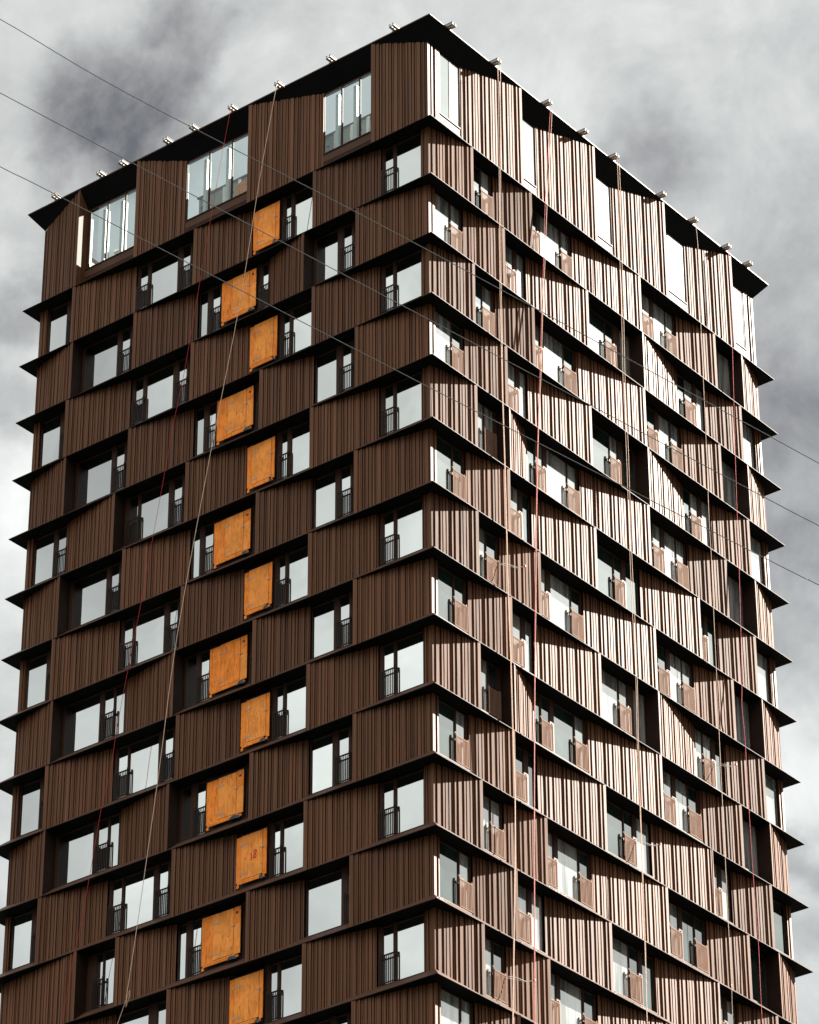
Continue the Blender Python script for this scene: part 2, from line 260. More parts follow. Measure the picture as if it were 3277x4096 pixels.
# ------------------------------------------------------------------ mesh helper
class MB:
    def __init__(self): self.v = []; self.f = []; self.m = []; self.mats = []
    def mi(self, m):
        if m not in self.mats: self.mats.append(m)
        return self.mats.index(m)
    def poly(self, pts, m):
        b = len(self.v); self.v += [tuple(p) for p in pts]
        self.f.append(tuple(range(b, b+len(pts)))); self.m.append(self.mi(m))
    def hexa(self, p, m):      # p: 8 points, bottom ring then top ring
        b = len(self.v); self.v += [tuple(q) for q in p]; i = self.mi(m)
        for q in ((0,3,2,1), (4,5,6,7), (0,1,5,4), (1,2,6,5), (2,3,7,6), (3,0,4,7)):
            self.f.append(tuple(b+x for x in q)); self.m.append(i)
    def fbox(self, side, s0, s1, d0, d1, z0, z1, m):
        self.hexa([P(side,s0,d0,z0), P(side,s1,d0,z0), P(side,s1,d1,z0), P(side,s0,d1,z0),
                   P(side,s0,d0,z1), P(side,s1,d0,z1), P(side,s1,d1,z1), P(side,s0,d1,z1)], m)
    def tube(self, pts, r, m, n=8):
        pts = [Vector(p) for p in pts]; rings = []
        up = None
        for i, p in enumerate(pts):
            t = (pts[min(i+1, len(pts)-1)]-pts[max(i-1, 0)]).normalized()
            a = Vector((0, 0, 1)) if abs(t.z) < .9 else Vector((1, 0, 0))
            if up is not None: a = up
            x = a.cross(t).normalized(); up = t.cross(x).normalized()
            y = up
            b = len(self.v)
            for k in range(n):
                an = 2*math.pi*k/n
                self.v.append(tuple(p+x*(r*math.cos(an))+y*(r*math.sin(an))))
            rings.append(b)
        i = self.mi(m)
        for a, b in zip(rings, rings[1:]):
            for k in range(n):
                k2 = (k+1) % n
                self.f.append((a+k, a+k2, b+k2, b+k)); self.m.append(i)
        for b, rv in ((rings[0], True), (rings[-1], False)):
            q = tuple(b+k for k in range(n)); self.f.append(q[::-1] if rv else q); self.m.append(i)
    def build(self, name, parent=None, loc=None, smooth=False):
        me = bpy.data.meshes.new(name)
        o = bpy.data.objects.new(name, me); col.objects.link(o)
        if parent is not None:
            org = parent['_org']; o.parent = parent
        else:
            org = loc if loc is not None else (0, 0, 0); o.location = org
        o['_org'] = tuple(org)
        me.from_pydata([(x-org[0], y-org[1], z-org[2]) for x, y, z in self.v], [], self.f)
        for m in self.mats: me.materials.append(m)
        me.polygons.foreach_set('material_index', self.m)
        if smooth: me.polygons.foreach_set('use_smooth', [True]*len(self.f))
        me.update()
        return o

def empty(name, loc, label=None, cat=None, group=None):
    o = bpy.data.objects.new(name, None); col.objects.link(o); o.location = loc; o['_org'] = tuple(loc)
    o.empty_display_size = .3
    tag(o, label, cat, group); return o

def tag(o, label=None, cat=None, group=None, kind=None):
    if label: o['label'] = label
    if cat: o['category'] = cat
    if group: o['group'] = group
    if kind: o['kind'] = kind
    return o

# ------------------------------------------------------------------ camera
cam = bpy.data.objects.new('camera', bpy.data.cameras.new('camera')); col.objects.link(cam)
cam.data.sensor_fit = 'HORIZONTAL'; cam.data.sensor_width = 36; cam.data.lens = 36*CAM['f']
cam.data.clip_start = .5; cam.data.clip_end = 5000
cam.location = (0, 0, 1.7)
mw = Matrix.Rotation(R(90)+CAM['pitch'], 4, 'X') @ Matrix.Rotation(CAMROLL*CAM['roll'], 4, 'Z')
cam.rotation_euler = mw.to_euler()
sc.camera = cam

# ------------------------------------------------------------------ world and sun
PHI = R(61); EL = R(36.5)
nR = (-DL[0], -DL[1])
hx = math.cos(PHI)*nR[0]+math.sin(PHI)*DR[0]; hy = math.cos(PHI)*nR[1]+math.sin(PHI)*DR[1]
SUN = Vector((hx*math.cos(EL), hy*math.cos(EL), math.sin(EL))).normalized()
sl = bpy.data.lights.new('sun', 'SUN'); sl.energy = SUN_E; sl.angle = R(.5); sl.color = (1, .93, .83)
so = bpy.data.objects.new('sun', sl); col.objects.link(so)
so.rotation_euler = SUN.to_track_quat('Z', 'Y').to_euler(); so.location = (60, -20, 140)
so['_org'] = (0, 0, 0)

w = bpy.data.worlds.new('World'); sc.world = w; w.use_nodes = True
nt = w.node_tree; nt.nodes.clear()
out = N(nt, 'ShaderNodeOutputWorld'); bg = N(nt, 'ShaderNodeBackground'); nt.links.new(bg.outputs[0], out.inputs['Surface'])
sky = N(nt, 'ShaderNodeTexSky'); sky.sky_type = 'NISHITA'; sky.sun_disc = False
sky.sun_elevation = EL; sky.sun_rotation = math.atan2(SUN.x, SUN.y)
tc = N(nt, 'ShaderNodeTexCoord'); nrm = N(nt, 'ShaderNodeVectorMath', operation='NORMALIZE')
nt.links.new(tc.outputs['Generated'], nrm.inputs[0])
V = nrm.outputs['Vector']
def mth(op, a, b=None, c=None):
    n = N(nt, 'ShaderNodeMath', operation=op)
    for i, x in enumerate((a, b, c)):
        if x is None: continue
        if isinstance(x, (int, float)): n.inputs[i].default_value = x
        else: nt.links.new(x, n.inputs[i])
    return n.outputs[0]
def noise(scale, detail, dist, rough=.55, off=(0, 0, 0), sq=(1, 1, 1)):
    mp = N(nt, 'ShaderNodeMapping'); mp.inputs['Location'].default_value = off; mp.inputs['Scale'].default_value = sq
    nt.links.new(V, mp.inputs['Vector'])
    n = N(nt, 'ShaderNodeTexNoise'); setin(n, Scale=scale, Detail=detail, Distortion=dist, Roughness=rough)
    nt.links.new(mp.outputs['Vector'], n.inputs['Vector']); return n
# domain warp so the cloud masses have torn, wispy outlines
wn = noise(24, 5, .0, off=(3, 1, 7))
wv = N(nt, 'ShaderNodeVectorMath', operation='SUBTRACT'); nt.links.new(wn.outputs['Color'], wv.inputs[0]); wv.inputs[1].default_value = (.5, .5, .5)
ws = N(nt, 'ShaderNodeVectorMath', operation='SCALE'); ws.inputs['Scale'].default_value = .062; nt.links.new(wv.outputs['Vector'], ws.inputs[0])
wa = N(nt, 'ShaderNodeVectorMath', operation='ADD'); nt.links.new(V, wa.inputs[0]); nt.links.new(ws.outputs['Vector'], wa.inputs[1])
acc = None
for x, y, z, r, a in BLOBS:
    ds = N(nt, 'ShaderNodeVectorMath', operation='DISTANCE'); nt.links.new(wa.outputs['Vector'], ds.inputs[0]); ds.inputs[1].default_value = (x, y, z)
    mr = N(nt, 'ShaderNodeMapRange', interpolation_type='SMOOTHERSTEP')
    nt.links.new(ds.outputs['Value'], mr.inputs['Value'])
    setin(mr, To_Min=a, To_Max=0.); mr.inputs['From Min'].default_value = 0; mr.inputs['From Max'].default_value = r*1.9
    acc = mr.outputs['Result'] if acc is None else mth('ADD', acc, mr.outputs['Result'])
f1 = noise(22, 10, .5, .64, off=(1.3, .2, 4)).outputs['Fac']
f2 = noise(5, 4, .3, .5, off=(7, 3, 1)).outputs['Fac']
f3 = noise(70, 8, .3, .6, off=(5, 2, 8)).outputs['Fac']
lum = mth('ADD', mth('ADD', acc, .655), mth('MULTIPLY', mth('SUBTRACT', f3, .5), .24))
lum = mth('ADD', lum, mth('MULTIPLY', mth('SUBTRACT', f1, .5), .60))
lum = mth('ADD', lum, mth('MULTIPLY', mth('SUBTRACT', f2, .5), .10))
lum = mth('MAXIMUM', lum, .14)
# added bright sky bank behind the camera, out of view, lights the shaded facade
def dotv(vec):
    n = N(nt, 'ShaderNodeVectorMath', operation='DOT_PRODUCT'); nt.links.new(V, n.inputs[0]); n.inputs[1].default_value = vec; return n.outputs['Value']
bk = N(nt, 'ShaderNodeMapRange', interpolation_type='SMOOTHSTEP'); nt.links.new(dotv((-.30, -.95, .0)), bk.inputs['Value'])
bk.inputs['From Min'].default_value = .3; bk.inputs['From Max'].default_value = 1.; setin(bk, To_Min=1., To_Max=BACK_FILL)
szb = N(nt, 'ShaderNodeSeparateXYZ'); nt.links.new(V, szb.inputs[0])
eb = N(nt, 'ShaderNodeMapRange', interpolation_type='SMOOTHSTEP'); nt.links.new(szb.outputs['Z'], eb.inputs['Value']); eb.inputs['From Min'].default_value = .15; eb.inputs['From Max'].default_value = .8; setin(eb, To_Min=.12, To_Max=1.)
bkf = mth('ADD', 1., mth('MULTIPLY', mth('SUBTRACT', bk.outputs['Result'], 1.), eb.outputs['Result']))
lum = mth('MULTIPLY', lum, bkf)
f5 = noise(4.5, 6, .4, .6, off=(2, 9, 5)).outputs['Fac']
lum = mth('MULTIPLY', lum, mth('ADD', 1., mth('MULTIPLY', mth('MULTIPLY', mth('SUBTRACT', bk.outputs['Result'], 1.), mth('SUBTRACT', f5, .5)), 2.2)))
# made-up falloff: sky dimmed low, raised overhead, to deepen shade under soffits
sz = N(nt, 'ShaderNodeSeparateXYZ'); nt.links.new(V, sz.inputs[0])
e1 = N(nt, 'ShaderNodeMapRange', interpolation_type='SMOOTHSTEP'); nt.links.new(sz.outputs['Z'], e1.inputs['Value']); e1.inputs['From Min'].default_value = 0; e1.inputs['From Max'].default_value = .38; setin(e1, To_Min=.08, To_Max=1.)
e2 = N(nt, 'ShaderNodeMapRange', interpolation_type='SMOOTHSTEP'); nt.links.new(sz.outputs['Z'], e2.inputs['Value']); e2.inputs['From Min'].default_value = .64; e2.inputs['From Max'].default_value = 1.; setin(e2, To_Min=1., To_Max=1.6)
lum = mth('MULTIPLY', lum, mth('MULTIPLY', e1.outputs['Result'], e2.outputs['Result']))
fm = N(nt, 'ShaderNodeMapRange', interpolation_type='SMOOTHSTEP'); nt.links.new(dotv((0, .854, .52)), fm.inputs['Value']); fm.inputs['From Min'].default_value = .80; fm.inputs['From Max'].default_value = .95; setin(fm, To_Min=1.5, To_Max=0.)
f6 = noise(9, 7, .5, .6, off=(4, 4, 2)).outputs['Fac']
lum = mth('MULTIPLY', lum, mth('ADD', 1., mth('MULTIPLY', fm.outputs['Result'], mth('SUBTRACT', f6, .5))))
# bright veil of thin cloud round the sun
ds = N(nt, 'ShaderNodeVectorMath', operation='DISTANCE'); nt.links.new(V, ds.inputs[0]); ds.inputs[1].default_value = SUN
hl = N(nt, 'ShaderNodeMapRange', interpolation_type='SMOOTHERSTEP'); nt.links.new(ds.outputs['Value'], hl.inputs['Value'])
hl.inputs['From Min'].default_value = 0; hl.inputs['From Max'].default_value = .26; setin(hl, To_Min=HALO, To_Max=0.)
lum = mth('ADD', lum, mth('MULTIPLY', hl.outputs['Result'], mth('ADD', f1, .5)))
# colour: bright cloud slightly green-grey, dark cloud slightly violet-grey
cr = N(nt, 'ShaderNodeValToRGB'); nt.links.new(lum, cr.inputs['Fac'])
cr.color_ramp.elements[0].position = .2; cr.color_ramp.elements[0].color = (1.0, .985, .965, 1)
cr.color_ramp.elements[1].position = .62; cr.color_ramp.elements[1].color = (.99, 1.005, .96, 1)
cc = N(nt, 'ShaderNodeVectorMath', operation='SCALE'); nt.links.new(cr.outputs['Color'], cc.inputs[0]); nt.links.new(mth('MULTIPLY', lum, SKYMUL), cc.inputs['Scale'])
ss = N(nt, 'ShaderNodeVectorMath', operation='SCALE'); nt.links.new(sky.outputs[0], ss.inputs[0]); ss.inputs['Scale'].default_value = .08
mxn = N(nt, 'ShaderNodeMix', data_type='VECTOR'); mxn.inputs['Factor'].default_value = .96
nt.links.new(ss.outputs['Vector'], mxn.inputs[4]); nt.links.new(cc.outputs['Vector'], mxn.inputs[5])
nt.links.new(mxn.outputs[1], bg.inputs['Color']); bg.inputs['Strength'].default_value = 1.

vs = sc.view_settings; vs.view_transform = 'Standard'; vs.look = 'None'; vs.exposure = EXPO; vs.gamma = 1; vs.use_curve_mapping = False
sc.cycles.caustics_reflective = False; sc.cycles.caustics_refractive = False
sc.cycles.max_bounces = 8; sc.cycles.sample_clamp_indirect = 8

# ------------------------------------------------------------------ ground
def flat(name, x0, x1, y0, y1, z, m):
    b = MB(); b.poly([(x0, y0, z), (x1, y0, z), (x1, y1, z), (x0, y1, z)], m); return tag(b.build(name), kind='structure')
flat('ground', -3000, 3000, -3000, 3000, 0, M['ground'])
flat('road', -600, 600, 6, 15, .004, M['asphalt'])
b = MB()
for y in (5.7, 15.0): b.hexa([(-600,y,0),(600,y,0),(600,y+.3,0),(-600,y+.3,0),(-600,y,.13),(600,y,.13),(600,y+.3,.13),(-600,y+.3,.13)], M['kerbm'])
tag(b.build('kerb'), kind='structure')
b = MB()
for i in range(-60, 60): b.poly([(i*9., 10.43, .008), (i*9.+3, 10.43, .008), (i*9.+3, 10.57, .008), (i*9., 10.57, .008)], M['clip'])
tag(b.build('road_marking'), kind='structure')

# ------------------------------------------------------------------ tower
tower = empty('apartment_tower', (C0[0], C0[1], 0),
              'tall bronze-clad apartment tower with sawtooth corrugated walls and knife-edged floors', 'building')
PAT = [('o', .15), ('g', .04), ('n', .05), ('g', .04), ('o', .065), ('g', .04), ('n', .045), ('g', .04), ('n', .04), ('g', .035), ('o', .08), ('g', .055), ('o', .12), ('g', .055), ('o', .075), ('g', .04), ('n', .05), ('g', .04)]
GD = .13
PATL = [('o', .185), ('g', .036), ('n', .055), ('g', .036), ('o', .08), ('g', .036), ('n', .05), ('g', .036), ('n', .04), ('g', .036), ('o', .095), ('g', .042), ('o', .135), ('g', .042), ('o', .085), ('g', .036), ('n', .055), ('g', .036)]
def sheet(mb, side, a, b, zlo, zhi, anchor_b=True, nz=3, wob=0., m=None):
    """corrugated sheet from plan point a=(s,d) to b; zlo/zhi are functions of depth"""
    m = m or M['clad']
    L = math.hypot(b[0]-a[0], b[1]-a[1])
    t = ((b[0]-a[0])/L, (b[1]-a[1])/L); n = (-t[1], t[0])
    prof = []; u = 0.; k = 0
    segs = []
    while u < L-1e-4:
        ty, wdt = (PATL if side == 'L' else PAT)[k % len(PAT)]; k += 1
        u1 = min(L, u+wdt); segs.append((u, u1, {'o': 0., 'g': GD, 'n': .050 if side == 'R' else .032}[ty])); u = u1
    last = segs[-1]; segs[-1] = (last[0], last[1], 0.)
    if anchor_b: segs = [(L-q1, L-q0, o) for q0, q1, o in segs][::-1]
    pts = []
    for q0, q1, o in segs: pts += [(q0, o), (q1, o)]
    mi = mb.mi(m)
    cols = []
    for idx, (u, o) in enumerate(pts):
        d_pl = a[1]+t[1]*u
        z0 = zlo(d_pl)-.02; z1 = zhi(d_pl)
        base = len(mb.v)
        ph = random.random()*6.28 if idx % 2 == 0 else ph + .4
        fr = 1.2+.8*random.random()
        for j in range(nz+1):
            z = z0+(z1-z0)*j/nz
            edge = (0 < idx < len(pts)-1)
            uu = u + (wob*math.sin(ph+fr*z*2.1) if edge else 0)
            oo = o + (wob*.5*math.sin(ph*2+z*1.7) if edge else 0)
            s = a[0]+t[0]*uu+n[0]*oo; d = a[1]+t[1]*uu+n[1]*oo
            mb.v.append(P(side, s, d, z))
        cols.append(base)
    for c0, c1 in zip(cols, cols[1:]):
        for j in range(nz):
            mb.f.append((c0+j, c1+j, c1+j+1, c0+j+1)); mb.m.append(mi)

tab = {}
for line in TAB.strip().splitlines():
    t = line.split(); it = []
    for q in t[1:]:
        x, y = q[1:].split(','); it.append((q[0], float(x), float(y)))
    tab[t[0]] = it
for sd_ in 'LR':
    tab[sd_+'14'] = tab[sd_+('10' if sd_ == 'L' else '12')]; tab[sd_+'15'] = tab[sd_+'13']
NST = 16
WID = {'L': WL, 'R': WR}
# screen size of a piece, used only to choose which repeats become single parts
def toscreen(p):
    c, s = math.cos(CAM['pitch']), math.sin(CAM['pitch'])
    x, y, z = p[0], p[1], p[2]-1.7
    yc = c*y+s*z; zc = -s*y+c*z
    return .5+CAM['f']*x/yc, .5-CAM['f']*zc/yc*.8
def scrarea(side, a, b, z0, z1):
    q = [toscreen(P(side, s, d, z)) for s, d in (a, b) for z in (z0, z1)]
    xs = [min(1, max(0, v[0])) for v in q]; ys = [min(1, max(0, v[1])) for v in q]
    return (max(xs)-min(xs))*(max(ys)-min(ys))

panels = []; bands = []; hatches = []
for j in range(NST):
    z1 = zk(j); z0 = zk(j+1)
    zlo = lambda d, z0=z0: z0+.03+AP*max(0, d)
    if j == 0: zhi = lambda d, z1=z1: z1-EV*max(0, d)
    else: zhi = lambda d, z1=z1: z1
    # slab
    mb = MB()
    c = [P('L', 0, 0, 0), P('L', WL, 0, 0), P('L', WL, WR, 0), P('R', WR, 0, 0)]
    lo_ = [(x, y, z0) for x, y, _ in c]; hi_ = [(x, y, z0+.03) for x, y, _ in c]
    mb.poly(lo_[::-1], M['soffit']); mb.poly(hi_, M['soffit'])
    for q in range(4): mb.poly([lo_[q], lo_[(q+1) % 4], hi_[(q+1) % 4], hi_[q]], M['return_shade'])
    slab = mb.build('floor_slab', tower)
    ap = MB(); wallm = MB()
    for side in 'LR':
        W = WID[side]
        it = [list(x) for x in tab[side+str(j)]]
        segP = [x for x in it if x[0] in 'PM']
        if it[0][0] in 'PM': it[0][1] = PD
        if it[-1][0] == 'M': it[-1][2] = W-PD
        # plan polyline
        poly = [(PD, PD)]; cur = PD; band = []
        def flush_band(s_end, items, cur):
            if s_end-cur > .02: bands.append((side, j, cur, s_end, items))
        for ty, s0, s1 in it:
            if ty in 'PM':
                if ty == 'P':
                    flush_band(s0, band, cur); poly += [(s0, PD), (s1, 0.), (s1, PD)]
                    panels.append((side, j, (s0, PD), (s1, 0.), True)); cur = s1
                else:
                    flush_band(s0, band, cur); poly += [(s0, PD), (s0, 0.), (s1, PD)]
                    panels.append((side, j, (s0, 0.), (s1, PD), False)); cur = s1
                ret = s1 if ty == 'P' else s0
                zt = zhi(0)
                band = []
            else: band.append((ty, s0, s1))
        if W-PD-cur > .05: flush_band(W-PD, band, cur)
        poly.append((W-PD, PD))
        prev = (0., 0.)
        for (s, d) in poly:
            if abs(s-prev[0]) > 1e-4:
                e0 = prev[0]; e1 = s
                q = [P(side, e0, 0, z0+.03), P(side, e1, 0, z0+.03), P(side, e1, d, zlo(d)), P(side, e0, prev[1], zlo(prev[1]))]
                if prev == (0., 0.): q = q[:3]
                ap.poly(q, M['bronze'])
                if j == 0:
                    pass
            prev = (s, d)
        ap.poly([P(side, W-PD, 0, z0+.03), P(side, W, 0, z0+.03), P(side, W-PD, PD, zlo(PD))], M['bronze'])
        if j == 0:
            ev = MB(); prev = (0., 0.)
            for (s, d) in poly+[(W, 0.)]:
                if abs(s-prev[0]) > 1e-4:
                    q = [P(side, prev[0], 0, z1), P(side, s, 0, z1), P(side, s, d, zhi(d)), P(side, prev[0], prev[1], zhi(prev[1]))]
                    if prev == (0., 0.): q = q[:3]
                    if (s, d) == (W, 0.): q = [P(side, prev[0], 0, z1), P(side, s, 0, z1), P(side, prev[0], prev[1], zhi(prev[1]))]
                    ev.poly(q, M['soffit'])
                prev = (s, d)
            # lip, ring beam top and inner face
            ev.fbox(side, 0, W, -.02, .05, z1+.002, z1+.06, M['bronze'])
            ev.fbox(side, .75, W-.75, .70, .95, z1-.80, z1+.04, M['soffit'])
            ev.poly([P(side, .05, .05, z1+.05), P(side, W-.05, .05, z1+.05), P(side, W-.72, .72, z1+.05), P(side, .72, .72, z1+.05)], M['bronze'])
            ev.build('roof_eave', tower)
    # back walls
    zt = zhi(PD); zb = zlo(PD)
    back = [P('L', WL-PD, PD, 0), P('L', WL-PD, WR-PD, 0), P('R', WR-PD, WL-PD, 0), P('R', WR-PD, PD, 0)]
    for p_, q_ in zip(back, back[1:]):
        if p_ != q_: wallm.poly([(p_[0], p_[1], zb), (q_[0], q_[1], zb), (q_[0], q_[1], zt), (p_[0], p_[1], zt)], M['clad'])
    sl_ = [P('L', WL, 0, 0), P('L', WL, WR, 0), P('R', WR, WL, 0), P('R', WR, 0, 0)]
    bk_ = [P('L', WL-PD, PD, 0), P('L', WL-PD, WR-PD, 0), P('R', WR-PD, WL-PD, 0), P('R', WR-PD, PD, 0)]
    tri = [(sl_[0], sl_[1], bk_[1], bk_[0]), (sl_[1], (sl_[2]), bk_[2], bk_[1]), (sl_[2], sl_[3], bk_[3], bk_[2])]
    for a_, b_, c_, d_ in tri:
        ap.poly([(a_[0], a_[1], z0+.03), (b_[0], b_[1], z0+.03), (c_[0], c_[1], zb), (d_[0], d_[1], zb)], M['bronze'])
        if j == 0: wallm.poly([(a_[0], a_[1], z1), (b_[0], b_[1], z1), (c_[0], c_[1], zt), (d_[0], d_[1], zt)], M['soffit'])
    ap.build('sloped_sill', slab)
    wallm.build('rear_wall', tower)

def zfun(j):
    z1 = zk(j); z0 = zk(j+1)
    return (lambda d: z0+.03+AP*max(0, d)), ((lambda d: z1-EV*max(0, d)) if j == 0 else (lambda d: z1)), z0, z1
# corner strips are short flat panels beside corner windows
for i, (side, j, a, b, items) in enumerate(list(bands)):
    if not items: continue
    W = WID[side]
    if abs(a-PD) < 1e-3:
        e = items[0][1]-.04
        panels.append((side, j, (PD, PD), (e, PD), False)); bands[i] = (side, j, e, b, items)
    elif abs(b-(W-PD)) < 1e-3:
        e = items[-1][2]+.04
        panels.append((side, j, (e, PD), (W-PD, PD), True)); bands[i] = (side, j, a, e, items)
# ---- cladding
panels.sort(key=lambda q: -scrarea(q[0], q[2], q[3], zk(q[1]+1), zk(q[1])))
restp = MB()
for i, (side, j, a, b, anc) in enumerate(panels):
    zl, zh, z0, z1 = zfun(j)
    mb = MB() if i < 99 else restp
    if (a[1] == 0.) != (b[1] == 0.):       # the flat return beside the flush end
        rs = a[0] if a[1] == 0. else b[0]
        mb.poly([P(side, rs, 0, z0+.03), P(side, rs, PD+.27, z0+.03), P(side, rs, PD+.27, zh(PD)), P(side, rs, 0, zh(0))], M['clad'] if j == 0 else M['return_shade'])
    sheet(mb, side, a, b, zl, zh, anc, nz=8 if side == 'R' else 2, wob=.0025 if side == 'R' else .0)
    if i < 99: mb.build('cladding_panel', tower)
tag(restp.build('cladding_panel', tower), kind='stuff')

# ---- glazing
def railing(mb, side, s0, s1, zb):
    m = M['rail'] if side == 'R' else M['rail_shaded']; d0, d1 = PD-.05, PD-.01; zt = zb+1.22
    mb.fbox(side, s0, s1, d0, d1, zb+.02, zb+.06, m); mb.fbox(side, s0, s1, d0-.004, d1+.004, zt-.05, zt, m)
    mb.fbox(side, s0, s0+.045, d0, d1, zb+.06, zt-.05, m); mb.fbox(side, s1-.045, s1, d0, d1, zb+.06, zt-.05, m)
    n = max(3, round((s1-s0-.09)/(.080 if side == 'R' else .086)))
    for k in range(1, n):
        s = s0+.0225+(s1-s0-.045)*k/n
        hb = .019 if side == 'R' else .016
        mb.fbox(side, s-hb, s+hb, d0+.004, d1-.015, zb+.06, zt-.05, m)
    for s in (s0+.003, s1-.043):      # wall brackets
        mb.fbox(side, s, s+.04, d1, PD+.12, zt-.12, zt-.04, m); mb.fbox(side, s, s+.04, d1, PD+.12, zb+.08, zb+.16, m)
        mb.fbox(side, s-.012, s+.052, d1-.02, PD+.05, zt-.03, zt+.10, m)

def pane0(fr, gl, side, s0, s1, z0, z1, gm):
    fr.fbox(side, s0, s0+.04, PD+.03, PD+.09, z0, z1, M['frame']); fr.fbox(side, s1-.04, s1, PD+.03, PD+.09, z0, z1, M['frame'])
    fr.fbox(side, s0+.04, s1-.04, PD+.032, PD+.088, z0, z0+.05, M['frame']); fr.fbox(side, s0+.04, s1-.04, PD+.032, PD+.088, z1-.05, z1, M['frame'])
    gl.fbox(side, s0+.035, s1-.035, PD+.055, PD+.070, z0+.04, z1-.04, gm)

def pane(fr, gl, side, s0, s1, z0, z1, gm):
    fr.fbox(side, s0, s0+.035, PD+.105, PD+.17, z0, z1, M['frame']); fr.fbox(side, s1-.035, s1, PD+.105, PD+.17, z0, z1, M['frame'])
    fr.fbox(side, s0+.035, s1-.035, PD+.107, PD+.168, z0, z0+.045, M['frame']); fr.fbox(side, s0+.035, s1-.035, PD+.107, PD+.168, z1-.035, z1, M['frame'])
    gl.fbox(side, s0+.03, s1-.03, PD+.140, PD+.158, z0+.03, z1-.03, gm)

bands.sort(key=lambda q: -scrarea(q[0], (q[2], PD), (q[3], PD), zk(q[1]+1), zk(q[1])))
restw = MB()
for i, (side, j, a, b, items) in enumerate(bands):
    zl, zh, z0, z1 = zfun(j)
    zb = zl(PD); zt = zh(PD)
    single = i < 99
    fr = MB() if single else restw
    gls = []; rls = []
    if j == 0:
        # tall terrace glazing over a solid bronze sill
        g0 = z0+1.22
        fr.fbox(side, a, b, PD+.01, PD+.10, zb-.05, g0-.02, M['bronze'])
        for r_ in range(3): fr.fbox(side, a, b, PD-.02, PD+.01, zb+.05+.08*r_, zb+.085+.08*r_, M['bronze'])
        fr.fbox(side, a, b, PD-.03, PD+.12, g0-.02, g0+.03, M['frame'])
        for ty, s0, s1 in items:
            n = 3 if side == 'L' else (2 if s1-s0 < 1.6 and s0 < 2 else 1)
            for k in range(n):
                u0 = s0+(s1-s0)*k/n; u1 = s0+(s1-s0)*(k+1)/n
                g = MB() if single else fr
                pane0(fr, g, side, u0+.005, u1-.005, g0+.03, zt-.03, M['clear'] if side == 'L' else M['glass'])
                if single: gls.append(g)
        for lo_, hi_ in ((a, items[0][1]), (items[-1][2], b)):
            if hi_-lo_ > .04: fr.fbox(side, lo_, hi_, PD+.01, PD+.09, g0, zt, M['frame'])
    else:
        fr.poly([P(side, a, PD+.27, zb-.08), P(side, b, PD+.27, zb-.08), P(side, b, PD+.27, zt), P(side, a, PD+.27, zt)], M['frame'])
        cuts = []
        for ty, s0, s1 in items:
            if ty != 'b':
                sh = .05 if side == 'L' else .075
                if ty == 'd': sh = -.05 if side == 'L' else -.07
                s0 += sh; s1 += sh
            s0 = max(s0, a+.01); s1 = min(s1, b-.005)
            if s1-s0 < .12: continue
            g = MB() if single else fr
            if ty == 'w':
                pane(fr, g, side, s0, s1, zb+.02, zt-.035, M['glass']); cuts.append((s0, s1))
                if single: gls.append(g)
            elif ty == 'd':
                ins = min(.09, (s1-s0)*.18)
                pane(fr, g, side, s0+ins, s1-ins, zb+.02, zt-.035, M['glass']); cuts.append((s0+ins, s1-ins))
                if single: gls.append(g)
                r_ = MB() if single else fr
                railing(r_, side, s0-(.035 if side == 'L' else .07), s1-(.035 if side == 'L' else .07), zb+.03)
                if single: rls.append(r_)
            elif ty == 'b':
                fr.fbox(side, s0+.1, s1-.1, PD+.05, PD+.08, zb+.05, zt-.1, M['black']); cuts.append((s0+.1, s1-.1))  # flat black sheet stands in for the unlit opening behind the hatch
                hatches.append((j, s0, s1))
        # solid mullion zones between the lights
        cur = a
        for c0_, c1_ in cuts+[(b, b)]:
            if c0_-cur > .02: fr.fbox(side, cur, c0_, PD+.090, PD+.269, zb-.03, zt-.001, M['frame'])
            cur = c1_
        fr.fbox(side, a, b, PD-.03, PD+.02, zb-.015, zb+.02, M['frame'])
    if single:
        wo = fr.build('window', tower)
        for g in gls: g.build('glass_pane', wo)
        for r_ in rls: r_.build('balcony_railing', wo)
if restw.v: tag(restw.build('window', tower), kind='stuff')

# ---- roof terrace: white posts behind the glazing, deck
mb = MB(); 
for s in (4.92, 5.95, 6.98, 12.42, 13.78, 15.15, 18.95, 20.06, 21.15):
    pb = MB(); pb.fbox('L', s-.09, s+.09, .86, 1.16, zk(1)+.1, zk(0)-1.05, M['post']); pb.build('terrace_post', tower)
for s in (2.2, 7.9, 13.7, 19.6):
    pb = MB(); pb.fbox('R', s-.085, s+.085, .95, 1.12, zk(1)+.1, zk(0)-1.05, M['post']); pb.build('terrace_post', tower)
# inner faces of the parapet cladding
mb = MB()
for side in 'LR':
    for (sd2, j, a, b_, anc) in panels:
        if sd2 == side and j == 0:
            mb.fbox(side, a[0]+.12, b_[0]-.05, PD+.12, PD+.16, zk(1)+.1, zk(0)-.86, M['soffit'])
mb.build('parapet_lining', tower)
# ---- plain storeys down to the ground, below the picture
mb = MB(); ms = MB()
k = NST
while zk(k) > 3.2:
    z1 = zk(k); z0 = max(.0, zk(k+1))
    c = [P('L', PD, PD, 0), P('L', WL-PD, PD, 0), P('L', WL-PD, WR-PD, 0), P('R', WR-PD, PD, 0)]
    mb.hexa([(x, y, z0) for x, y, _ in c]+[(x, y, z1) for x, y, _ in c], M['clad'])
    c = [P('L', 0, 0, 0), P('L', WL, 0, 0), P('L', WL, WR, 0), P('R', WR, 0, 0)]
    if z0 > 1: ms.hexa([(x, y, z0) for x, y, _ in c]+[(x, y, z0+.05) for x, y, _ in c], M['soffit'])
    k += 1
lw = mb.build('lower_wall', tower); ms.build('lower_slab', tower)

